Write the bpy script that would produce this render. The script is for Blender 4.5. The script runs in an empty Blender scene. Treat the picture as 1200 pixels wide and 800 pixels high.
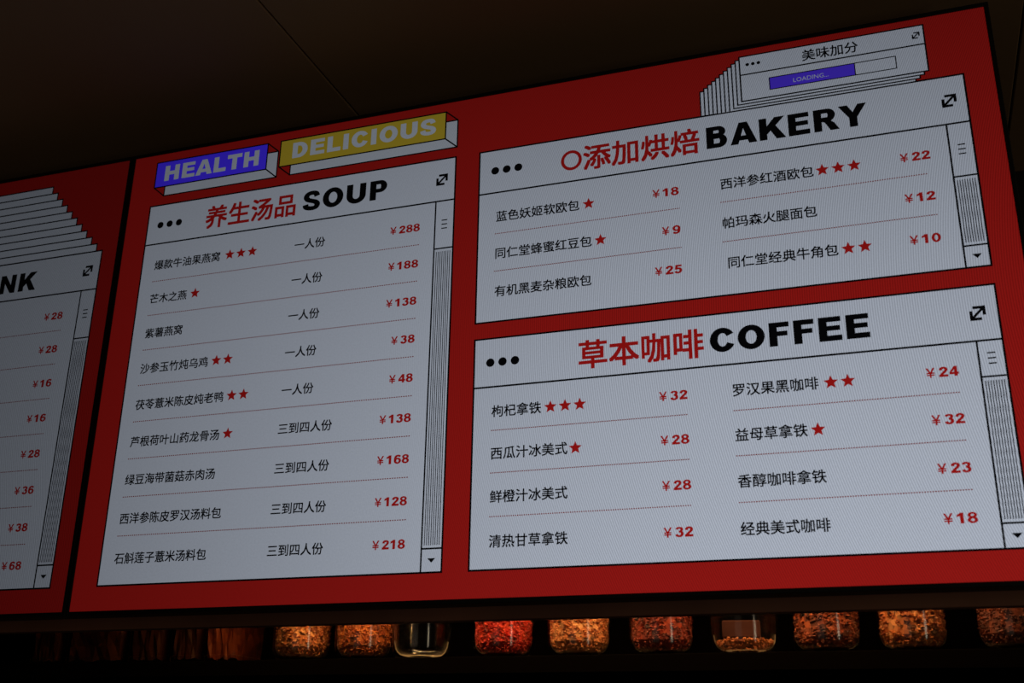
import bpy, bmesh, math, random
from mathutils import Vector, Matrix
from mathutils.geometry import tessellate_polygon

# ---------------------------------------------------------------- camera, world, lights, exposure
# World frame: X runs along the screens, Z is up, the screen faces lie in the plane Y=0 and look to -Y.
# Screen positions below are in millimetres from the upper left corner of the main display.
TOP = 2.40                                   # height of the displays' upper edge
SC = bpy.context.scene
COL = SC.collection

cam = bpy.data.cameras.new('camera')
camo = bpy.data.objects.new('camera', cam)
COL.objects.link(camo)
F = 1317.30169
Rr = [[0.9453723213514946, 0.014045426674311388, -0.3256898831895506],
      [-0.10149233731923915, -0.9367372909526357, -0.3349963480460572],
      [-0.309791025512303, 0.3497513026827117, -0.8841400040625816]]
def wdir(r):                                  # screen frame (x right, y up, z to viewer) -> world
    return Vector((r[0], -r[2], r[1]))
cx, cdown, cfwd = wdir(Rr[0]), wdir(Rr[1]), wdir(Rr[2])
m = Matrix((cx, -cdown, -cfwd)).transposed().to_4x4()
m.translation = Vector((1.0515978, -1.2449028, -0.8574188 + TOP))
camo.matrix_world = m
cam.sensor_width = 36
cam.lens = 36 * F / 1200
cam.clip_start = 0.02
cam.dof.use_dof = True
cam.dof.focus_distance = 1.5
cam.dof.aperture_fstop = 6.3
SC.camera = camo

world = bpy.data.worlds.new('dim_cafe')
SC.world = world
world.use_nodes = True
world.node_tree.nodes['Background'].inputs[0].default_value = (1.0, 0.72, 0.48, 1)
world.node_tree.nodes['Background'].inputs[1].default_value = 0.006

def area(name, loc, target, sx, sy, power, color):
    l = bpy.data.lights.new(name, 'AREA')
    l.shape = 'RECTANGLE'; l.size = sx; l.size_y = sy; l.energy = power; l.color = color
    o = bpy.data.objects.new(name, l); COL.objects.link(o)
    o.location = loc
    o.rotation_euler = (Vector(target) - Vector(loc)).to_track_quat('-Z', 'Y').to_euler()
    return o
area('ceiling_fill', (0.2, -2.6, 1.3), (0.3, -0.6, 2.46), 1.2, 1.2, 0.7, (1.0, 0.80, 0.60))  # unseen soft fill, added to brighten the ceiling
area('streak_light', (3.3, -2.2, 1.6), (0.7, 0.25, 1.7), 0.26, 2.4, 8.5, (1.0, 0.84, 0.60))  # unseen tall narrow light, added for the upright streaks on the jars

vs = SC.view_settings
vs.view_transform = 'Standard'; vs.look = 'None'; vs.gamma = 1.0; vs.use_curve_mapping = False
vs.exposure = 0.0

# ---------------------------------------------------------------- materials
def lin(c):
    return tuple((v / 255 / 12.92) if v / 255 <= 0.04045 else (((v / 255) + 0.055) / 1.055) ** 2.4 for v in c)

def newmat(name):
    m = bpy.data.materials.new(name); m.use_nodes = True
    nt = m.node_tree
    return m, nt, nt.nodes['Principled BSDF']

def lcd(name, rgb, gain=1.0, moire=True):
    """A lit LCD colour: the panel's output falls off away from its normal (more steeply up-down than
    sideways, as on real panels), for every ray alike."""
    m, nt, b = newmat(name)
    N, L = nt.nodes, nt.links
    b.inputs['Base Color'].default_value = (0.004, 0.004, 0.005, 1)
    b.inputs['Roughness'].default_value = 0.6
    b.inputs['Specular IOR Level'].default_value = 0.05
    g = N.new('ShaderNodeNewGeometry')
    si = N.new('ShaderNodeSeparateXYZ'); L.new(g.outputs['Incoming'], si.inputs[0])
    def mth(op, a, b_=None, c=None):
        n = N.new('ShaderNodeMath'); n.operation = op
        for i, v in enumerate((a, b_, c)):
            if v is None: continue
            if isinstance(v, (int, float)): n.inputs[i].default_value = v
            else: L.new(v, n.inputs[i])
        return n.outputs[0]
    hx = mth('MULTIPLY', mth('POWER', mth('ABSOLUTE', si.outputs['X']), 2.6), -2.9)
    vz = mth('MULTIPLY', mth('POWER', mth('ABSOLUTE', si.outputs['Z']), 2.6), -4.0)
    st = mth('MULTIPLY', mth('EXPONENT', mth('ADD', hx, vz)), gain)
    if moire:                                # moire bands painted into the emission, with fine random noise
        tc = N.new('ShaderNodeTexCoord')
        sp = N.new('ShaderNodeSeparateXYZ'); L.new(tc.outputs['Object'], sp.inputs[0])
        zz = mth('ADD', sp.outputs['Z'], 0.36)
        q = mth('MULTIPLY', mth('MULTIPLY', zz, zz), 0.7)
        ph = mth('MULTIPLY', mth('SUBTRACT', sp.outputs['X'], q), 2 * math.pi / 0.0027)
        s = mth('SINE', ph)
        mr = N.new('ShaderNodeMapRange'); mr.interpolation_type = 'SMOOTHSTEP'
        mr.inputs['From Min'].default_value = 0.35; mr.inputs['From Max'].default_value = 0.75
        mr.inputs['To Min'].default_value = 0.0; mr.inputs['To Max'].default_value = 0.19
        L.new(sp.outputs['X'], mr.inputs['Value'])
        amp = mth('MULTIPLY', s, mr.outputs['Result'])
        nz = N.new('ShaderNodeTexNoise'); nz.inputs['Scale'].default_value = 420; nz.inputs['Detail'].default_value = 1
        L.new(tc.outputs['Object'], nz.inputs['Vector'])
        n2 = mth('MULTIPLY', mth('SUBTRACT', nz.outputs['Fac'], 0.5), 0.16)
        fac = mth('ADD', mth('ADD', amp, n2), 1.0)
        last_out = mth('MULTIPLY', st, fac)
    else:
        last_out = st
    b.inputs['Emission Color'].default_value = (*lin(rgb), 1)
    L.new(last_out, b.inputs['Emission Strength'])
    return m

M = {}
PAINT = {'red': ('red', (134, 21, 18), True), 'white': ('white', (165, 172, 185), True), 'label_white': ('label_white', (158, 165, 176), True),
         'ink': ('black', (4, 4, 6), False), 'text_red': ('text_red', (140, 19, 18), False), 'dash': ('dash_red', (112, 50, 50), False),
         'blue': ('blue', (66, 46, 232), False), 'bar_blue': ('bar_blue', (70, 48, 196), False), 'yellow': ('yellow', (158, 138, 40), False)}
for k, (n, c, gr) in PAINT.items():
    M[k] = lcd('display_' + n, c, 1.0, gr)
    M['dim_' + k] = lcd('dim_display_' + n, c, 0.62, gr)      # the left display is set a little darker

def plain(name, rgb, rough=0.5, spec=0.5, bump=None, noise=None, metal=0):
    m, nt, b = newmat(name)
    N, L = nt.nodes, nt.links
    c = lin(rgb)
    b.inputs['Base Color'].default_value = (*c, 1)
    b.inputs['Roughness'].default_value = rough
    b.inputs['Specular IOR Level'].default_value = spec
    b.inputs['Metallic'].default_value = metal
    if noise:
        sc, amt = noise
        tc = N.new('ShaderNodeTexCoord')
        nz = N.new('ShaderNodeTexNoise'); nz.inputs['Scale'].default_value = sc; nz.inputs['Detail'].default_value = 4
        L.new(tc.outputs['Object'], nz.inputs['Vector'])
        cr = N.new('ShaderNodeValToRGB')
        cr.color_ramp.elements[0].position = 0.3; cr.color_ramp.elements[1].position = 0.7
        cr.color_ramp.elements[0].color = (*[v * (1 - amt) for v in c], 1)
        cr.color_ramp.elements[1].color = (*[min(1, v * (1 + amt)) for v in c], 1)
        L.new(nz.outputs['Fac'], cr.inputs['Fac']); L.new(cr.outputs['Color'], b.inputs['Base Color'])
    if bump:
        sc, st = bump
        tc = N.new('ShaderNodeTexCoord')
        nz = N.new('ShaderNodeTexNoise'); nz.inputs['Scale'].default_value = sc
        L.new(tc.outputs['Object'], nz.inputs['Vector'])
        bp = N.new('ShaderNodeBump'); bp.inputs['Strength'].default_value = st; bp.inputs['Distance'].default_value = 0.002
        L.new(nz.outputs['Fac'], bp.inputs['Height']); L.new(bp.outputs['Normal'], b.inputs['Normal'])
    return m
M['bezel'] = plain('black_plastic', (16, 16, 17), 0.45, 0.3)
M['ceiling'] = plain('ceiling_board', (150, 122, 92), 0.75, 0.25, bump=(60, 0.1), noise=(3, 0.06))
M['seam'] = plain('ceiling_void', (12, 10, 9), 0.9, 0.1)
M['wood'] = plain('dark_stained_wood', (34, 24, 18), 0.6, 0.3, bump=(40, 0.2), noise=(12, 0.25))
M['shelf'] = plain('black_stained_wood', (7, 5, 4), 0.95, 0.0, bump=(40, 0.2))
M['rail'] = plain('dark_brown_board', (112, 74, 58), 0.5, 0.4, noise=(8, 0.2))
M['metal'] = plain('dark_steel', (60, 58, 55), 0.4, 0.5, metal=1)
M['box'] = plain('red_brown_card', (64, 32, 24), 0.8, 0.2, noise=(30, 0.2))

def glassy(name, tint=(0.96, 0.95, 0.93), dark=1.0):
    m = bpy.data.materials.new(name); m.use_nodes = True
    nt = m.node_tree; N, L = nt.nodes, nt.links
    N.remove(N['Principled BSDF'])
    t = N.new('ShaderNodeBsdfTransparent'); t.inputs[0].default_value = (*[v * dark for v in tint], 1)
    g = N.new('ShaderNodeBsdfGlossy'); g.inputs['Roughness'].default_value = 0.10
    fr = N.new('ShaderNodeFresnel')
    geo = N.new('ShaderNodeNewGeometry')           # thin wall: the same reflectance from either side
    ior = N.new('ShaderNodeMapRange'); ior.inputs['To Min'].default_value = 1.5; ior.inputs['To Max'].default_value = 1 / 1.5
    L.new(geo.outputs['Backfacing'], ior.inputs['Value']); L.new(ior.outputs['Result'], fr.inputs['IOR'])
    mx = N.new('ShaderNodeMixShader')
    L.new(fr.outputs[0], mx.inputs[0]); L.new(t.outputs[0], mx.inputs[1]); L.new(g.outputs[0], mx.inputs[2])
    L.new(mx.outputs[0], N['Material Output'].inputs['Surface'])
    return m
M['glass'] = glassy('clear_glass')
M['smoke_glass'] = glassy('smoky_glass', (0.85, 0.70, 0.56), 0.8)

def glint_glass(name):
    """painted glint for a glass base: clear face-on, amber where it is seen edge-on"""
    m = bpy.data.materials.new(name); m.use_nodes = True
    nt = m.node_tree; N, L = nt.nodes, nt.links
    N.remove(N['Principled BSDF'])
    t = N.new('ShaderNodeBsdfTransparent')
    g = N.new('ShaderNodeBsdfGlossy'); g.inputs['Roughness'].default_value = 0.3
    d = N.new('ShaderNodeBsdfTranslucent'); d.inputs[0].default_value = (0.9, 0.75, 0.5, 1)
    ad = N.new('ShaderNodeMixShader'); ad.inputs[0].default_value = 0.75
    L.new(g.outputs[0], ad.inputs[1]); L.new(d.outputs[0], ad.inputs[2])
    lw = N.new('ShaderNodeLayerWeight'); lw.inputs['Blend'].default_value = 0.5
    pw = N.new('ShaderNodeMath'); pw.operation = 'POWER'; pw.inputs[1].default_value = 5
    L.new(lw.outputs['Facing'], pw.inputs[0])
    mx = N.new('ShaderNodeMixShader')
    L.new(pw.outputs[0], mx.inputs[0]); L.new(t.outputs[0], mx.inputs[1]); L.new(ad.outputs[0], mx.inputs[2])
    L.new(mx.outputs[0], N['Material Output'].inputs['Surface'])
    return m
M['base_glint'] = glint_glass('painted_base_glint')  # amber at grazing angles stands in for light caught in the base

def grains(name, cols, scale=160):
    """Dried goods: pieces take their own colour by object-space cells."""
    m, nt, b = newmat(name)
    N, L = nt.nodes, nt.links
    tc = N.new('ShaderNodeTexCoord')
    v = N.new('ShaderNodeTexVoronoi'); v.inputs['Scale'].default_value = scale
    L.new(tc.outputs['Object'], v.inputs['Vector'])
    sp = N.new('ShaderNodeSeparateColor'); L.new(v.outputs['Color'], sp.inputs[0])
    cr = N.new('ShaderNodeValToRGB'); cr.color_ramp.interpolation = 'LINEAR'
    el = cr.color_ramp.elements
    while len(el) < len(cols): el.new(0.5)
    for i, c in enumerate(cols):
        el[i].position = i / (len(cols) - 1); el[i].color = (*lin(c), 1)
    L.new(sp.outputs[0], cr.inputs['Fac']); L.new(cr.outputs['Color'], b.inputs['Base Color'])
    b.inputs['Roughness'].default_value = 0.6
    return m

# ---------------------------------------------------------------- object helpers
def mesh_obj(name, verts, faces, mat, parent=None, smooth=False):
    me = bpy.data.meshes.new(name)
    me.from_pydata(verts, [], faces); me.update()
    if smooth:
        for p in me.polygons: p.use_smooth = True
    me.materials.append(M[mat] if isinstance(mat, str) else mat)
    o = bpy.data.objects.new(name, me); COL.objects.link(o)
    if parent: o.parent = parent
    return o

def tag(o, label=None, cat=None, group=None, kind=None):
    if label: o['label'] = label
    if cat: o['category'] = cat
    if group: o['group'] = group
    if kind: o['kind'] = kind
    return o

def empty(name, loc, label, cat, group=None):
    o = bpy.data.objects.new(name, None); COL.objects.link(o); o.location = loc
    o.empty_display_size = 0.05
    return tag(o, label, cat, group)

def box_geo(x0, x1, y0, y1, z0, z1, bev=0.0):
    bm = bmesh.new(); bmesh.ops.create_cube(bm, size=1)
    for v in bm.verts:
        v.co = Vector(((x0 + x1) / 2 + v.co.x * (x1 - x0), (y0 + y1) / 2 + v.co.y * (y1 - y0), (z0 + z1) / 2 + v.co.z * (z1 - z0)))
    if bev: bmesh.ops.bevel(bm, geom=bm.edges[:], offset=bev, segments=2, affect='EDGES', profile=0.5)
    vs_ = [tuple(v.co) for v in bm.verts]; bm.verts.index_update()
    fs = [[v.index for v in f.verts] for f in bm.faces]
    bm.free(); return vs_, fs

def join(*geos):
    V, Fc = [], []
    for v, f in geos:
        n = len(V); V += v; Fc += [[i + n for i in q] for q in f]
    return V, Fc

def box(name, x0, x1, y0, y1, z0, z1, mat, parent=None, bev=0.0):
    return mesh_obj(name, *box_geo(x0, x1, y0, y1, z0, z1, bev), mat, parent)

# ------- flat print on a display. Shapes are in mm (x right, y up), layer = how many 0.15 mm steps in front
class Flat:
    def __init__(s): s.v, s.f = [], []
    def poly(s, pts):
        n = len(s.v); s.v += [(p[0], p[1]) for p in pts]
        for t in tessellate_polygon([[Vector((p[0], p[1], 0)) for p in pts]]):
            a, b, c = (pts[i] for i in t)
            cr = (b[0] - a[0]) * (c[1] - a[1]) - (b[1] - a[1]) * (c[0] - a[0])
            t = t if cr > 0 else t[::-1]
            s.f.append([n + i for i in t])
        return s
    def rect(s, x0, y0, x1, y1):
        return s.poly([(x0, y0), (x1, y0), (x1, y1), (x0, y1)])
    def disc(s, x, y, r, k=20):
        return s.poly([(x + r * math.cos(2 * math.pi * i / k), y + r * math.sin(2 * math.pi * i / k)) for i in range(k)])
    def frame(s, x0, y0, x1, y1, w):
        s.rect(x0, y0, x1, y0 + w); s.rect(x0, y1 - w, x1, y1); s.rect(x0, y0, x0 + w, y1); return s.rect(x1 - w, y0, x1, y1)
    def line(s, x0, y0, x1, y1, w):
        d = Vector((x1 - x0, y1 - y0)).normalized() * w / 2
        return s.poly([(x0 + d.y, y0 - d.x), (x1 + d.y, y1 - d.x), (x1 - d.y, y1 + d.x), (x0 - d.y, y0 + d.x)])
    def star(s, x, y, r):
        return s.poly([(x + (r if i % 2 == 0 else r * 0.45) * math.sin(math.pi * i / 5),
                        y + (r if i % 2 == 0 else r * 0.45) * math.cos(math.pi * i / 5)) for i in range(10)])
    def make(s, name, mat, layer, parent):
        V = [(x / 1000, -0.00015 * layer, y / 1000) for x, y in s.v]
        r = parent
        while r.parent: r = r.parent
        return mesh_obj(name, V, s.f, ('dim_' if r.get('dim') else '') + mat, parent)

# ------- heavy grotesque lettering, 716 units cap height; strokes are drawn with an elliptical pen
def spl(P, n=8):
    out = []
    for i in range(len(P) - 1):
        p0 = P[i - 1] if i else (2 * P[0][0] - P[1][0], 2 * P[0][1] - P[1][1])
        p1, p2 = P[i], P[i + 1]
        p3 = P[i + 2] if i + 2 < len(P) else (2 * p2[0] - p1[0], 2 * p2[1] - p1[1])
        for k in range(n):
            t = k / n
            out.append(tuple(0.5 * ((2 * p1[j]) + (-p0[j] + p2[j]) * t + (2 * p0[j] - 5 * p1[j] + 4 * p2[j] - p3[j]) * t * t
                                    + (-p0[j] + 3 * p1[j] - 3 * p2[j] + p3[j]) * t ** 3) for j in (0, 1)))
    out.append(P[-1]); return out
def arc(cx_, cy_, rx, ry, a0, a1, n=18):
    return [(cx_ + rx * math.cos(math.radians(a0 + (a1 - a0) * i / n)), cy_ + ry * math.sin(math.radians(a0 + (a1 - a0) * i / n))) for i in range(n + 1)]
def stroke(P, wx, wy):
    """pen: a vertical line gets width wx, a horizontal one width wy -> list of quads"""
    L, Rg = [], []
    for i, p in enumerate(P):
        a = P[max(0, i - 1)]; b = P[min(len(P) - 1, i + 1)]
        t = Vector((b[0] - a[0], b[1] - a[1])).normalized(); n = (-t.y * wx / 2, t.x * wy / 2)
        L.append((p[0] + n[0], p[1] + n[1])); Rg.append((p[0] - n[0], p[1] - n[1]))
    return [[L[i], Rg[i], Rg[i + 1], L[i + 1]] for i in range(len(P) - 1)]
def ring(cx_, cy_, ro, so, ri, si, a0=0, a1=360, n=36):
    o = arc(cx_, cy_, ro, so, a0, a1, n); q = arc(cx_, cy_, ri, si, a0, a1, n)
    return [[q[i], o[i], o[i + 1], q[i + 1]] for i in range(n)]
def R_(x0, y0, x1, y1): return [(x0, y0), (x1, y0), (x1, y1), (x0, y1)]
G = {
 'A': (778, [[(0, 0), (230, 0), (393, 530), (393, 716), (268, 716)], [(780, 0), (541, 0), (386, 530), (386, 716), (511, 716)], R_(225, 118, 545, 272)]),
 'E': (722, [R_(73, 0, 295, 716), R_(290, 563, 666, 716), R_(290, 303, 639, 449), R_(290, 0, 680, 162)]),
 'F': (667, [R_(73, 0, 295, 716), R_(290, 562, 622, 716), R_(290, 299, 575, 443)]),
 'H': (833, [R_(73, 0, 295, 716), R_(539, 0, 761, 716), R_(290, 276, 544, 452)]),
 'I': (389, [R_(84, 0, 306, 716)]),
 'K': (833, [R_(73, 0, 295, 716), [(295, 446), (527, 716), (822, 716), (550, 438), (834, 0), (561, 0), (400, 285), (295, 176)]]),
 'L': (667, [R_(73, 0, 295, 716), R_(290, 0, 640, 176)]),
 'N': (833, [R_(73, 0, 281, 716), R_(548, 0, 757, 716), [(279, 716), (73, 716), (281, 393), (548, 0), (757, 0), (548, 320)]]),
 'T': (722, [R_(24, 539, 697, 716), R_(250, 0, 472, 545)]),
 'Y': (778, [[(0, 716), (247, 716), (392, 474), (537, 716), (783, 716), (503, 298), (503, 0), (281, 0), (281, 298)]]),
 'O': (833, ring(416, 358, 372, 371, 150, 203)),
 'C': (778, ring(400, 358, 357, 371, 135, 203, 29, 335, 30)),
 'D': (778, [R_(73, 0, 295, 716)] + stroke([(290, 636)] + [(355, 636)] + arc(355, 358, 260, 278, 80, -80, 20) + [(355, 80), (290, 80)], 222, 160)),
 'P': (722, [R_(73, 0, 295, 716)] + stroke([(290, 644), (430, 644)] + arc(430, 491, 134, 153, 75, -75, 12) + [(430, 338), (290, 338)], 214, 144)),
 'B': (778, [R_(73, 0, 295, 716)] + stroke([(290, 647), (430, 647)] + arc(430, 532, 118, 115, 75, -75, 12) + [(430, 417), (290, 417)], 200, 138)
        + stroke([(290, 374), (445, 374)] + arc(445, 224, 134, 150, 75, -75, 12) + [(445, 74), (290, 74)], 214, 148)),
 'R': (778, [R_(73, 0, 295, 716), [(300, 291), (470, 330), (600, 330), (560, 300), (640, 240), (776, 0), (525, 0), (414, 207), (360, 285), (300, 300)]]
        + stroke([(290, 644), (455, 644)] + arc(455, 506, 124, 138, 75, -75, 12) + [(455, 368), (290, 368)], 210, 144)),
 'U': (833, [R_(73, 280, 295, 716), R_(539, 280, 761, 716)] + ring(417, 290, 344, 302, 122, 130, 180, 360, 24)),
 'S': (722, stroke(spl([(144, 226), (180, 118), (345, 68), (520, 92), (573, 205), (500, 295), (350, 350), (215, 408), (160, 505), (215, 612), (360, 650), (500, 620), (552, 508)], 6), 210, 156)),
 '0': (667, ring(333, 358, 298, 371, 105, 215)),
 '1': (667, [R_(262, 0, 478, 719), [(262, 719), (262, 500), (80, 428), (80, 595), (200, 640), (300, 719)]]),
 '2': (667, [R_(36, 0, 622, 166)] + stroke(spl([(150, 478), (190, 600), (335, 652), (480, 610), (512, 500), (440, 390), (300, 270), (160, 110), (130, 30)], 6), 205, 150)),
 '3': (667, stroke(spl([(140, 545), (200, 630), (330, 655), (470, 620), (492, 525), (430, 425), (300, 385)], 6), 200, 138)
        + stroke(spl([(300, 385), (460, 355), (518, 220), (460, 105), (325, 62), (185, 95), (132, 205)], 6), 205, 148)),
 '4': (667, [R_(350, 0, 556, 719), R_(40, 133, 635, 293), [(40, 285), (40, 293), (356, 719), (440, 719), (440, 600), (205, 285)]]),
 '5': (667, [R_(130, 560, 600, 716), [(130, 716), (78, 340), (250, 318), (300, 560), (300, 716)]]
        + stroke(spl([(165, 372), (330, 414), (480, 370), (522, 235), (460, 105), (320, 62), (185, 95), (135, 200)], 6), 208, 145)),
 '6': (667, ring(338, 237, 300, 249, 105, 118) + stroke(spl([(560, 560), (460, 640), (340, 652), (200, 590), (142, 400), (142, 237)], 6), 200, 148)),
 '8': (667, ring(333, 208, 308, 220, 108, 92) + ring(333, 532, 280, 196, 96, 72)),
 '9': (667, ring(329, 480, 300, 249, 105, 118) + stroke(spl([(107, 156), (207, 76), (327, 64), (467, 126), (525, 316), (525, 480)], 6), 200, 148)),
 ' ': (333, []),
}
def heavy(fl, s, x0, ybase, cap, x1=None, track=0):
    """write s into Flat fl; x0 = left edge of ink; if x1 is given the ink is fitted to end there"""
    polys, pen = [], 0
    for ch in s:
        adv, P = G[ch]
        polys += [[(x + pen, y) for x, y in q] for q in P]; pen += adv + track
    lo = min(x for q in polys for x, y in q); hi = max(x for q in polys for x, y in q)
    k = cap / 716
    kx = (x1 - x0) / (hi - lo) if x1 is not None else k
    for q in polys: fl.poly([(x0 + (x - lo) * kx, ybase + y * k) for x, y in q])
    return fl

_dg = [None]
def text_geo(s, offset=0.0, spacing=1.0):
    c = bpy.data.curves.new('t', 'FONT'); c.body = s; c.size = 1; c.resolution_u = 3; c.offset = offset; c.space_character = spacing
    o = bpy.data.objects.new('t', c); COL.objects.link(o)
    me = bpy.data.meshes.new_from_object(o.evaluated_get(bpy.context.evaluated_depsgraph_get()))
    V = [(v.co.x, v.co.y) for v in me.vertices]; Fc = [list(p.vertices) for p in me.polygons]
    bpy.data.objects.remove(o); bpy.data.curves.remove(c); bpy.data.meshes.remove(me)
    return V, Fc
def glyphs(fl, s, x0, x1, yc, weight=0.0, mid=0.38, h=None, spacing=1.0):
    """set s in the built-in face, its ink fitted between x0 and x1, centred on yc; weight thickens the strokes (mm)"""
    V, Fc = text_geo(s, 0.0, spacing)
    lo = min(v[0] for v in V); hi = max(v[0] for v in V)
    k = (x1 - x0) / (hi - lo); ky = k if h is None else h
    sh = [(0, 0)] if weight == 0 else [(-weight, -weight), (weight, -weight), (-weight, weight), (weight, weight)]
    for dx, dy in sh:
        n = len(fl.v)
        fl.v += [(x0 + (x - lo) * k + dx, yc + (y - mid) * ky + dy) for x, y in V]
        fl.f += [[i + n for i in q] for q in Fc]
    return fl

def price(win, value, xr, yc, layer=3):
    fl = Flat()
    w = 10.4 * len(value)
    heavy(fl, value, xr - w + 0.5, yc - 5.9, 11.3, xr)
    glyphs(fl, '¥', xr - w - 12.4, xr - w - 3.6, yc - 0.3, mid=0.36, h=15.5, weight=0.2)
    fl.make('price', 'text_red', layer, win)
def stars(win, xs, yc, layer=3):
    for x in xs: Flat().star(x, yc, 8.4).make('star', 'text_red', layer, win)
def dashes(win, x0, x1, y, step=3.2, layer=3):
    fl = Flat(); x = x0
    while x < x1: fl.rect(x, y - 0.65, min(x + step * 0.62, x1), y + 0.65); x += step
    fl.make('dotted_line', 'dash', layer, win)
def three_dots(win, xs, y, r, layer=3):
    fl = Flat()
    for x in xs: fl.disc(x, y, r)
    fl.make('title_dots', 'ink', layer, win)
def expand_icon(win, x, y, s=8.4, w=3.3, layer=3):
    fl = Flat()
    fl.rect(x - s * 0.55, y + s - w, x + s, y + s); fl.rect(x + s - w, y - s * 0.3, x + s, y + s)
    fl.rect(x - s, y - s, x + s * 0.45, y - s + w); fl.rect(x - s, y - s, x - s + w, y + s * 0.35)
    fl.line(x - s * 0.8, y - s * 0.8, x + s * 0.8, y + s * 0.8, w * 0.85)
    fl.make('expand_icon', 'ink', layer, win)
def scroll(win, xd, xr, yh, ye, yf, yb, nlines=8, layer=3):
    """scroll bar column: divider, box with three bars, hatched track, arrow"""
    fl = Flat(); w = 2.1
    fl.rect(xd - w / 2, yb, xd + w / 2, yh); fl.rect(xd, ye - w / 2, xr, ye + w / 2); fl.rect(xd, yf - w / 2, xr, yf + w / 2)
    fl.make('scroll_bar_outline', 'ink', layer, win)
    xm = (xd + xr) / 2; ym = (yh + ye) / 2
    fl = Flat()
    for k in (-1, 0, 1): fl.rect(xm - 4.1, ym - 0.8 + k * 6.0, xm + 4.1, ym + 0.8 + k * 6.0)
    fl.make('menu_icon', 'ink', layer, win)
    fl = Flat(); a, b = xd + 3.6, xr - 4.0
    for i in range(nlines):
        x = a + (b - a) * i / (nlines - 1); fl.rect(x - 0.5, yf + 4, x + 0.5, ye - 4.5)
    fl.make('scroll_track', 'ink', layer, win)
    ya = (yf + yb) / 2
    Flat().poly([(xm - 5.2, ya + 2.6), (xm, ya - 2.8), (xm + 5.2, ya + 2.6)]).make('scroll_arrow', 'ink', layer, win)
def window(name, parent, x0, y0, x1, y1, yh, w=2.3, base=1):
    """white page with black outline; returned object is the page, children are its print"""
    win = Flat().rect(x0, y0, x1, y1).make(name, 'white', base, parent)
    fl = Flat().frame(x0 - w / 2, y0 - w / 2, x1 + w / 2, y1 + w / 2, w)
    if yh is not None: fl.rect(x0, yh - w / 2, x1, yh + w / 2)
    fl.make('window_outline', 'ink', base + 1, win)
    return win

# ---------------------------------------------------------------- the setting
PAN = 0.935
ceil_z = TOP + 0.06
ceiling = box('ceiling', -1.7, 2.5, -3.0, 0.62, ceil_z + 0.014, ceil_z + 0.05, 'seam')
tag(ceiling, kind='structure')
for i in range(-2, 2):
    x0 = 0.335 + PAN * i
    p = box('ceiling_panel', x0 + 0.0012, x0 + PAN - 0.0012, -2.98, 0.60, ceil_z, ceil_z + 0.0139, 'ceiling', ceiling, bev=0.0015)
wall = box('wall_back', -1.7, 2.5, 0.56, 0.62, 1.2, ceil_z - 0.0005, 'wood')
tag(wall, kind='structure')

# shelf cabinet behind the displays
def Z(mm): return TOP + mm / 1000
SH = -728
shelf = empty('wall_shelf', (0.5, 0.38, Z(SH - 24)), 'long dark wooden shelf unit behind and below the screens holding the jars', 'shelf')
def lb(name, x0, x1, y0, y1, z0, z1, mat, parent, bev=0.0):
    ox, oy, oz = parent.location
    return box(name, x0 - ox, x1 - ox, y0 - oy, y1 - oy, z0 - oz, z1 - oz, mat, parent, bev)
lb('shelf_board', -0.62, 1.75, 0.195, 0.556, Z(SH - 22), Z(SH), 'shelf', shelf, 0.001)
lb('top_board', -0.62, 1.75, 0.0505, 0.556, Z(-470), Z(-450), 'shelf', shelf, 0.001)  # unseen, added to carry the strip and stop its light leaking upward
lb('light_baffle', -0.62, 1.75, 0.0505, 0.056, Z(-700), Z(-471), 'shelf', shelf)  # unseen, added to keep the lit board out of jar reflections and stop leaks
lb('back_panel', -0.62, 1.75, 0.546, 0.556, Z(SH), Z(-470), 'shelf', shelf)
lb('side_panel', -0.64, -0.62, 0.0505, 0.556, Z(SH - 22), Z(-450), 'shelf', shelf, 0.001)
lb('side_panel', 1.75, 1.77, 0.0505, 0.556, Z(SH - 22), Z(-450), 'shelf', shelf, 0.001)

rail = box('mounting_board', -0.9, 1.75, 0.031, 0.050, Z(-701), Z(-600), 'rail', bev=0.001)
tag(rail, 'dark brown horizontal board running along below the screens', 'board')

# ---------------------------------------------------------------- displays
W_, H_ = 1209.6, 680.4
def screen(x_off, label, dim=False):
    root = empty('menu_screen', (x_off / 1000, 0, TOP), label, 'screen', None)
    b, d = 5.4, 30
    if dim: root['dim'] = 1
    def g(x0, x1, z0, z1, y0, y1): return box_geo(x0 / 1000, x1 / 1000, y0 / 1000, y1 / 1000, z0 / 1000, z1 / 1000, 0.0008)
    mesh_obj('bezel', *join(g(-b, 0, -H_ - b, b, -2, d), g(W_, W_ + b, -H_ - b, b, -2, d), g(0, W_, 0, b, -2, d), g(0, W_, -H_ - b, -H_, -2, d)), 'bezel', root)
    box('back_case', 0.0, W_ / 1000, 0.002, 0.029, -H_ / 1000, 0.0, 'bezel', root)
    Flat().rect(0, -H_, W_, 0).make('display_panel', 'red', 0, root)
    return root

main = screen(0, 'large lit red menu screen listing soup, bakery and coffee with prices')

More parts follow.
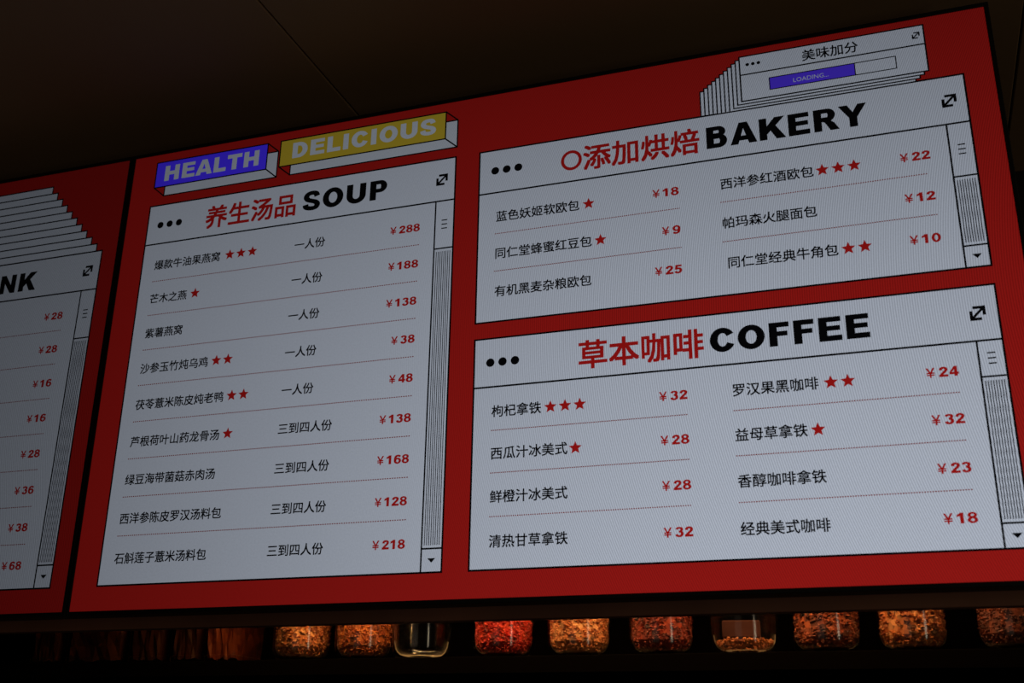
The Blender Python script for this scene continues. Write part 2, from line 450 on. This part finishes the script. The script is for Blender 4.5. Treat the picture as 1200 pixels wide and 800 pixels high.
# -- banner labels
def banner(name, word, fx0, fy0, fx1, fy1, bx0, by0, bx1, by1, mat, tx0, tx1, ty, cap):
    back = Flat().rect(bx0, by0, bx1, by1).make(name, 'label_white', 1, main)
    # open corners of the drawn box show the red ground
    Flat().poly([(fx0, fy0), (bx0, by0), (bx0, fy0)]).make('label_corner', 'red', 2, back)
    Flat().poly([(fx1, fy1), (bx1, by1), (fx1, by1)]).make('label_corner', 'red', 2, back)
    Flat().rect(fx0, fy0, fx1, fy1).make('label_front', mat, 3, back)
    w = 2.0
    fl = Flat().frame(fx0 - w / 2, fy0 - w / 2, fx1 + w / 2, fy1 + w / 2, w)
    fl.line(fx0, fy0, bx0, by0, w).line(fx1, fy0, bx1, by0, w).line(fx1, fy1, bx1, by1, w)
    fl.rect(bx0 - w / 2, by0 - w / 2, bx1 + w / 2, by0 + w / 2).rect(bx1 - w / 2, by0, bx1 + w / 2, by1)
    fl.rect(bx0 - w / 2, by0, bx0 + w / 2, fy0).rect(fx1, by1 - w / 2, bx1, by1 + w / 2)
    fl.make('label_outline', 'ink', 4, back)
    heavy(Flat(), word, tx0, ty, cap, tx1).make('label_text', 'label_white', 5, back)
    return back
tag(banner('banner_label', 'HEALTH', 41, -56.5, 232.5, -14, 60, -72.5, 251, -30, 'blue', 57, 219, -47.5, 25.5), 'violet box label with HEALTH in white capitals')
tag(banner('banner_label', 'DELICIOUS', 254, -56.5, 514, -14, 273, -72.5, 532, -30, 'yellow', 274.5, 499.5, -46, 25.2), 'mustard box label with DELICIOUS in white capitals')

ROW = 53.25
# -- soup window
w = tag(window('menu_window', main, 38.8, -648, 530.8, -87.6, -151.8), 'white window of soups, tall, on the left of the screen')
three_dots(w, (61.3, 77.3, 93.3), -121.2, 5.3)
glyphs(Flat(), '养生汤品', 140, 287, -121.5, weight=0.8).make('title_characters', 'text_red', 3, w)
heavy(Flat(), 'SOUP', 299, -135, 30, 429.5).make('title_word', 'ink', 3, w)
expand_icon(w, 511.5, -119.5)
scroll(w, 503.9, 530.8, -151.8, -222.4, -619.5, -648)
soups = [('爆款牛油果燕窝', 171, 3, 187.2, '一人份', '288'), ('芒木之燕', 122.5, 1, 136.4, '一人份', '188'), ('紫薯燕窝', 122.5, 0, 0, '一人份', '138'),
         ('沙参玉竹炖乌鸡', 171, 2, 184.5, '一人份', '38'), ('茯苓薏米陈皮炖老鸭', 202, 2, 215, '一人份', '48'), ('芦根荷叶山药龙骨汤', 202, 1, 215.1, '三到四人份', '138'),
         ('绿豆海带菌菇赤肉汤', 202, 0, 0, '三到四人份', '168'), ('西洋参陈皮罗汉汤料包', 218, 0, 0, '三到四人份', '128'), ('石斛莲子薏米汤料包', 202, 0, 0, '三到四人份', '218')]
for i, (nm, x1, ns, sx, port, pr) in enumerate(soups):
    y = -186.8 - ROW * i
    glyphs(Flat(), nm, 61, x1, y, weight=0.24).make('dish_name', 'ink', 3, w)
    if ns: stars(w, [sx + 18.4 * k for k in range(ns)], y + 0.3)
    glyphs(Flat(), port, 292, 339 if len(port) == 3 else 370.5, y, weight=0.24).make('portion_text', 'ink', 3, w)
    price(w, pr, 482, y + 0.6)
    if i < 8: dashes(w, 60.5, 482.5, -212.5 - 52.9 * i, 3.3)

# -- bakery window
w = tag(window('menu_window', main, 565.7, -335.7, 1176.6, -87.6, -151.8), 'white window of breads, upper right of the screen')
three_dots(w, (588.2, 604.4, 620.8), -118.8, 5.6)
fl = Flat()
for q in ring(694, -121, 14.2, 14.7, 9.9, 10.4): fl.poly(q)
glyphs(fl, '添加烘焙', 710.5, 861, -120.8, weight=0.8).make('title_characters', 'text_red', 3, w)
heavy(Flat(), 'BAKERY', 870.4, -135.7, 30.6, 1064.5).make('title_word', 'ink', 3, w)
expand_icon(w, 1157, -120.8)
scroll(w, 1150.3, 1176.6, -151.8, -221.5, -309.2, -335.7)
bak = [[('蓝色妖姬软欧包', 704, 1, 716.5, '18'), ('同仁堂蜂蜜红豆包', 720, 1, 731.5, '9'), ('有机黑麦杂粮欧包', 719, 0, 0, '25')],
       [('西洋参红酒欧包', 996, 3, 1006.5, '22'), ('帕玛森火腿面包', 996, 0, 0, '12'), ('同仁堂经典牛角包', 1016, 2, 1027.5, '10')]]
for c, (lst, xl, xr) in enumerate(zip(bak, (591, 885), (833, 1128.5))):
    for i, (nm, x1, ns, sx, pr) in enumerate(lst):
        y = -187.6 - ROW * i
        glyphs(Flat(), nm, xl + (4 if nm == '同仁堂经典牛角包' else 0), x1, y, weight=0.24).make('dish_name', 'ink', 3, w)
        if ns: stars(w, [sx + 18.4 * k for k in range(ns)], y - 0.3)
        price(w, pr, xr, y + 0.2)
        if i < 2: dashes(w, xl - 1.5, xr + 0.5 if c == 0 else [1123, 1128][i], -212.3 - 53.4 * i, 2.7)

# -- coffee window
w = tag(window('menu_window', main, 565.7, -648, 1176.6, -358.2, -422.5), 'white window of coffees, lower right of the screen')
three_dots(w, (587.2, 603.4, 619.8), -390.4, 5.6)
glyphs(Flat(), '草本咖啡', 702.5, 854, -392.5, weight=0.8).make('title_characters', 'text_red', 3, w)
heavy(Flat(), 'COFFEE', 862, -406, 29.3, 1041.8).make('title_word', 'ink', 3, w)
expand_icon(w, 1155.5, -390.5)
scroll(w, 1150.3, 1176.6, -422.5, -463.8, -621.9, -648)
cof = [[('枸杞拿铁', 654, 3, 666, '32'), ('西瓜汁冰美式', 687, 1, 697, '28'), ('鲜橙汁冰美式', 687, 0, 0, '28'), ('清热甘草拿铁', 687, 0, 0, '32')],
       [('罗汉果黑咖啡', 981, 2, 994.5, '24'), ('益母草拿铁', 965, 1, 976.5, '32'), ('香醇咖啡拿铁', 981, 0, 0, '23'), ('经典美式咖啡', 981, 0, 0, '18')]]
for lst, xl, xr in zip(cof, (590.5, 885.5), (833, 1128.5)):
    for i, (nm, x1, ns, sx, pr) in enumerate(lst):
        y = -454.3 - 53.4 * i
        glyphs(Flat(), nm, xl, x1, y, weight=0.24).make('dish_name', 'ink', 3, w)
        if ns: stars(w, [sx + 18.4 * k for k in range(ns)], y - 0.6)
        price(w, pr, xr, y + 0.3)
        if i < 3: dashes(w, xl - 0.5, xr - 0.5, -478.7 - 53.2 * i, 2.7)

# -- loading pop-up with its trail of ten pages behind, cut off by the bakery window
for k in range(10, 0, -1):
    x0, y1 = 917.3 - 5.2 * k, -10.3 - 4.1 * k
    x1 = 1139.3 - 5.2 * k
    y0 = max(-75.8 - 4.1 * k, -86.8)
    pg = Flat().rect(x0, y0, x1, y1).make('pop_up_page', 'white', 1 + (10 - k) * 0.3, main)
    fl = Flat(); ww = 1.7
    fl.rect(x0 - ww / 2, y0, x0 + ww / 2, y1).rect(x0 - ww / 2, y1 - ww / 2, x1, y1 + ww / 2).rect(x1 - ww / 2, y0, x1 + ww / 2, y1)
    if -75.8 - 4.1 * k > -86.8: fl.rect(x0 - ww / 2, y0 - ww / 2, x1 + ww / 2, y0 + ww / 2)
    fl.make('page_outline', 'ink', 1.15 + (10 - k) * 0.3, pg)
w = tag(window('pop_up_window', main, 917.3, -75.8, 1139.3, -10.3, -37.4, 1.9, base=5), 'small white pop-up with a violet loading bar')
three_dots(w, (927.2, 934.2, 941.2), -23.2, 2.3, 7)
glyphs(Flat(), '美味加分', 995, 1062, -24.6, weight=0.24).make('title_characters', 'ink', 7, w)
expand_icon(w, 1130, -23.8, 4.6, 1.7, 7)
Flat().rect(953, -65.3, 1056, -48.2).make('progress_bar', 'bar_blue', 7, w)
Flat().frame(952.4, -65.9, 1104.6, -47.6, 1.3).rect(1055.4, -65.3, 1056.6, -48).make('progress_outline', 'ink', 8, w)
glyphs(Flat(), 'LOADING...', 982, 1024.5, -57.6, mid=0.345, h=8.6).make('loading_text', 'label_white', 9, w)

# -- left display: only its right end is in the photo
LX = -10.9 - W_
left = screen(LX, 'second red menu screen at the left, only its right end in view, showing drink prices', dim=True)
def lx(x): return x - LX                     # millimetres of the main display -> this display
for k in range(10, 0, -1):
    x0, y1 = lx(-640) - 11.3 * k, -148.6 + 12.55 * k
    x1 = lx(-37.3) - 11.35 * k
    pg = Flat().rect(x0, y1 - 20, x1, y1).make('stacked_page', 'white', 0.5 + (10 - k) * 0.3, left)
    fl = Flat(); ww = 2.0
    fl.rect(x0, y1 - ww / 2, x1 + ww / 2, y1 + ww / 2).rect(x1 - ww / 2, y1 - 13, x1 + ww / 2, y1).rect(x0 - ww / 2, y1 - 20, x0 + ww / 2, y1)
    fl.make('page_outline', 'ink', 0.65 + (10 - k) * 0.3, pg)
w = tag(window('menu_window', left, lx(-640), -648, lx(-37.3), -148.6, -211, base=4), 'white window of drinks on the left screen')
heavy(Flat(), 'DRINK', lx(-303), -198.2, 30.4, lx(-151.5)).make('title_word', 'ink', 6, w)
expand_icon(w, lx(-58), -179.5, layer=6)
scroll(w, lx(-64), lx(-37.3), -211, -287.5, -617, -648, layer=6)
for i, pr in enumerate(('28', '28', '16', '16', '28', '36', '38', '68')):
    price(w, pr, lx(-91), -246.5 - 52.7 * i, 6)
    if i < 7: dashes(w, lx(-340), lx(-90), -271 - 52.6 * i, 3.3, 6)

# ---------------------------------------------------------------- jars on the shelf
def lathe(prof, seg=48, z0=0.0):
    V, Fc = [], []
    for r, z in prof:
        for k in range(seg):
            a = 2 * math.pi * k / seg; V.append((r * math.cos(a), r * math.sin(a), z + z0))
    for i in range(len(prof) - 1):
        for k in range(seg):
            k2 = (k + 1) % seg
            Fc.append([i * seg + k, i * seg + k2, (i + 1) * seg + k2, (i + 1) * seg + k])
    return V, Fc
def jar_radius(z, rb, rt, h):                 # inner wall radius at height z
    return rb + (rt - rb) * z / h
def chips(rnd, n, rb, rt, h, fill, size, slope=0.0, zmin=0.008):
    V, Fc = [], []
    def chip(c, s):
        M3 = Matrix.Rotation(rnd.uniform(0, 6.28), 3, 'X') @ Matrix.Rotation(rnd.uniform(0, 6.28), 3, 'Z')
        sx, sy, sz = s * rnd.uniform(.7, 1.5), s * rnd.uniform(.5, 1), s * rnd.uniform(.25, .6)
        b0 = len(V)
        for p in ((sx, 0, 0), (-sx, 0, 0), (0, sy, 0), (0, -sy, 0), (0, 0, sz), (0, 0, -sz)):
            q = M3 @ Vector(p); V.append((c[0] + q.x, c[1] + q.y, c[2] + q.z))
        for t in ((0, 2, 4), (2, 1, 4), (1, 3, 4), (3, 0, 4), (2, 0, 5), (1, 2, 5), (3, 1, 5), (0, 3, 5)): Fc.append([b0 + i for i in t])
    for _ in range(n):
        a = rnd.uniform(0, 2 * math.pi)
        top = fill + slope * math.cos(a)
        z = rnd.uniform(zmin, top)
        rr = jar_radius(z, rb, rt, h) - size * rnd.uniform(0.9, 1.7)
        if z < 0.022: rr -= (0.022 - z) * 0.55 + (0.012 - z if z < 0.012 else 0) * 0.8
        chip((rr * math.cos(a), rr * math.sin(a), z), size)
    for _ in range(n // 5):                   # heaped surface
        a = rnd.uniform(0, 2 * math.pi); q = math.sqrt(rnd.random()); rr = (jar_radius(fill, rb, rt, h) - 2 * size) * q
        chip((rr * math.cos(a), rr * math.sin(a), fill + slope * math.cos(a) * q + rnd.uniform(-.002, .003)), size)
    return V, Fc

JAR_H = 0.20
def glass_jar(x, y, rt, label, cols, fill, seed, n=3400, size=0.0024, slope=0.0, taper=0.94):
    rnd = random.Random(seed)
    root = empty('glass_jar', (x, y, Z(SH)), label, 'jar', 'glass jars in a row on the shelf under the screens')
    rb = rt * taper; t = 0.003
    prof = [(0.0005, 0.0005), (rb - 0.016, 0.0005), (rb - 0.011, 0.0015), (rb - 0.005, 0.005), (rb - 0.0015, 0.011), (rb, 0.019), (rt, JAR_H - 0.01), (rt - 0.001, JAR_H),
            (rt - 0.003, JAR_H), (rt - t, JAR_H - 0.01), (rb - t, 0.020), (rb - 0.005, 0.013), (rb - 0.010, 0.008), (rb - 0.018, 0.0055), (0.0005, 0.0055)]
    mesh_obj('body', *lathe(prof), 'glass', root, smooth=True)
    rim = [(rb - 0.026, 0.0060), (rb - 0.019, 0.0062), (rb - 0.012, 0.0080), (rb - 0.0075, 0.0120), (rb - 0.0048, 0.018), (rb - 0.0036, 0.026)]
    mesh_obj('glint_shell', *lathe(rim), 'base_glint', root, smooth=True)  # extra shell, added for the bright line along the base
    lid = [(0.0005, JAR_H + 0.012), (rt - 0.004, JAR_H + 0.012), (rt + 0.001, JAR_H + 0.009), (rt + 0.001, JAR_H + 0.0005), (0.0005, JAR_H + 0.0005)]
    mesh_obj('lid', *lathe(lid), 'metal', root, smooth=False)
    if fill > 0:
        mt = grains('dried_goods', cols)
        core = [(0.0005, 0.008), (rb - 0.020, 0.008), (rb - t - size * 1.3, 0.020), (jar_radius(fill, rb, rt, JAR_H) - t - size * 1.3, fill - 0.004), (0.0005, fill - 0.004)]
        c = lathe(core, 24)
        if slope:
            c = ([(vx, vy, vz + (slope * vx / rb if vz > fill - 0.005 else 0)) for vx, vy, vz in c[0]], c[1])
        if fill > 0.03: mesh_obj('filling_core', *c, mt, root)
        o = mesh_obj('dried_pieces', *chips(rnd, n, rb - t, rt - t, JAR_H, fill, size, slope), mt, root)
        o['kind'] = 'stuff'
    return root

JY = 0.25
OR = [(120, 56, 20), (214, 128, 60), (168, 84, 34), (240, 170, 96), (90, 40, 16)]
glass_jar(0.212, JY, 0.0455, 'glass jar of pale orange-brown dried flakes, left end of the clear jars', OR, 0.17, 1)
glass_jar(0.311, JY, 0.0445, 'glass jar of orange-brown dried flakes, directly left of the empty jar', [(110, 48, 16), (196, 100, 36), (150, 66, 24), (222, 130, 52), (60, 26, 12)], 0.17, 2)
glass_jar(0.400, JY, 0.0440, 'empty clear glass jar with dark inside and a bright rim', [(0, 0, 0)] * 2, 0, 3)
glass_jar(0.522, JY, 0.0455, 'glass jar three quarters full of bright red dried pieces', [(150, 22, 10), (220, 50, 22), (182, 30, 14), (236, 74, 34), (96, 12, 8)], 0.055, 4, n=1700, slope=-0.006)
glass_jar(0.630, JY, 0.0460, 'glass jar of light tan-orange chips, directly right of the red one', [(170, 92, 40), (232, 150, 84), (196, 112, 54), (250, 186, 120), (120, 60, 26)], 0.17, 5)
glass_jar(0.742, JY, 0.0460, 'glass jar of dark red-brown dried pieces, left of the nearly empty jar', [(84, 26, 12), (150, 50, 24), (110, 34, 16), (178, 66, 28), (44, 14, 8)], 0.17, 6)
glass_jar(0.849, JY, 0.0455, 'nearly empty glass jar with a shallow layer of orange crumbs and a brown slab', [(140, 66, 26), (210, 120, 50), (80, 40, 18)], 0.018, 7, n=700)
glass_jar(0.951, JY, 0.0460, 'glass jar of mottled dark brown and rust chunks, two jars from the right end', [(50, 20, 10), (160, 70, 30), (96, 38, 18), (190, 90, 38), (26, 12, 8)], 0.17, 8, n=2400, size=0.0031)
glass_jar(1.053, JY, 0.0455, 'glass jar of coarse golden-brown chunks, second from the right end', [(130, 62, 22), (206, 118, 52), (160, 80, 30), (236, 160, 96), (70, 30, 12)], 0.17, 9, n=2400, size=0.0033)
glass_jar(1.168, JY, 0.0460, 'glass jar of dull reddish-brown pieces at the right edge', [(60, 26, 14), (120, 54, 30), (84, 34, 20), (140, 64, 34)], 0.17, 10)

# slab lying in the nearly empty jar: rests on the crumbs, a thing of its own
sl = box('tea_slab', -0.024, 0.024, -0.008, 0.008, 0, 0.022, 'box', bev=0.002)
sl.location = (0.846, 0.245, Z(SH) + 0.0215); sl.rotation_euler = (0, 0, 0.15)
tag(sl, 'brown slab lying on crumbs inside the nearly empty jar', 'slab')

# dim rectangular canisters at the left end
def canister(x, w, d, h, y, label, mat, cols, seed, fill=0.85):
    root = empty('glass_canister', (x, y, Z(SH)), label, 'canister', 'dim canisters on the left of the shelf')
    bm = bmesh.new(); bmesh.ops.create_cube(bm, size=1)
    for v in bm.verts: v.co = Vector((v.co.x * w, v.co.y * d, (v.co.z + 0.5) * h))
    bmesh.ops.bevel(bm, geom=[e for e in bm.edges if abs(e.verts[0].co.z - e.verts[1].co.z) > 0.01], offset=0.009, segments=4, affect='EDGES', profile=0.5)
    bmesh.ops.bevel(bm, geom=[e for e in bm.edges if max(e.verts[0].co.z, e.verts[1].co.z) < 0.001], offset=0.004, segments=3, affect='EDGES', profile=0.5)
    bm.verts.index_update()
    g = ([tuple(v.co) for v in bm.verts], [[v.index for v in f.verts] for f in bm.faces]); bm.free()
    mesh_obj('body', *g, mat, root, smooth=False)
    if cols: mesh_obj('glint_slab', *box_geo(-w / 2 + 0.002, w / 2 - 0.002, -d / 2 + 0.002, d / 2 - 0.002, 0.0015, 0.0115, 0.0035), 'base_glint', root, smooth=True)  # slab added to imitate orange glints along the base
    box('lid', -w / 2 - 0.001, w / 2 + 0.001, -d / 2 - 0.001, d / 2 + 0.001, h + 0.0003, h + 0.014, 'metal', root, 0.002)
    if cols:
        mt = grains('dried_leaves', cols, 70)
        rnd = random.Random(seed)
        bm = bmesh.new(); bmesh.ops.create_cube(bm, size=1)
        for v in bm.verts: v.co = Vector((v.co.x * (w - 0.012), v.co.y * (d - 0.012), 0.006 + (v.co.z + 0.5) * h * fill))
        bmesh.ops.subdivide_edges(bm, edges=bm.edges[:], cuts=7, use_grid_fill=True)
        for v in bm.verts: v.co += Vector([rnd.uniform(-0.0022, 0.0022) for _ in range(3)])
        bm.verts.index_update()
        g = ([tuple(v.co) for v in bm.verts], [[v.index for v in f.verts] for f in bm.faces]); bm.free()
        mesh_obj('filling', *g, mt, root)['kind'] = 'stuff'
    return root
DK = [(60, 30, 16), (98, 52, 26), (44, 22, 12)]
canister(-0.229, 0.056, 0.09, 0.19, 0.27, 'dim square canister of brown leaves at the far left end', 'smoke_glass', DK, 21)
canister(-0.137, 0.104, 0.09, 0.19, 0.27, 'widest of the dim square canisters, second from the left end', 'smoke_glass', DK, 22)
canister(-0.043, 0.062, 0.09, 0.19, 0.27, 'dim square canister directly right of the widest one', 'smoke_glass', [(52, 24, 14), (70, 34, 20)], 23)
canister(0.025, 0.050, 0.09, 0.19, 0.27, 'narrow dim canister of plain dark brown, middle of the dim group', 'smoke_glass', [(70, 30, 16), (50, 22, 12)], 24)
canister(0.086, 0.054, 0.09, 0.19, 0.27, 'canister of orange-brown slices beside the slim empty one', 'smoke_glass', [(120, 54, 24), (70, 30, 14), (150, 76, 34)], 25)
canister(0.139, 0.034, 0.08, 0.19, 0.27, 'slim empty glass canister left of the first round jar', 'glass', None, 26)

# ---------------------------------------------------------------- warm light strips above the jars
def led_strip(x0, x1, y, power, label):
    root = empty('led_strip', ((x0 + x1) / 2, y, Z(-470)), label, 'light strip')
    n = (x1 - x0) / 2
    box('channel', -n, n, -0.009, 0.009, -0.008, 0.0, 'metal', root, 0.001)
    l = bpy.data.lights.new('led_light', 'AREA'); l.shape = 'RECTANGLE'; l.size = 2 * n - 0.01; l.size_y = 0.012
    l.energy = power; l.color = (1.0, 0.60, 0.28)
    o = bpy.data.objects.new('led_light', l); COL.objects.link(o); o.parent = root; o.location = (0, 0, -0.0095)
    o.rotation_euler = (math.radians(35), 0, 0)
led_strip(0.17, 1.15, 0.088, 5.6, 'warm light strip under the top board of the shelf, above the jars')
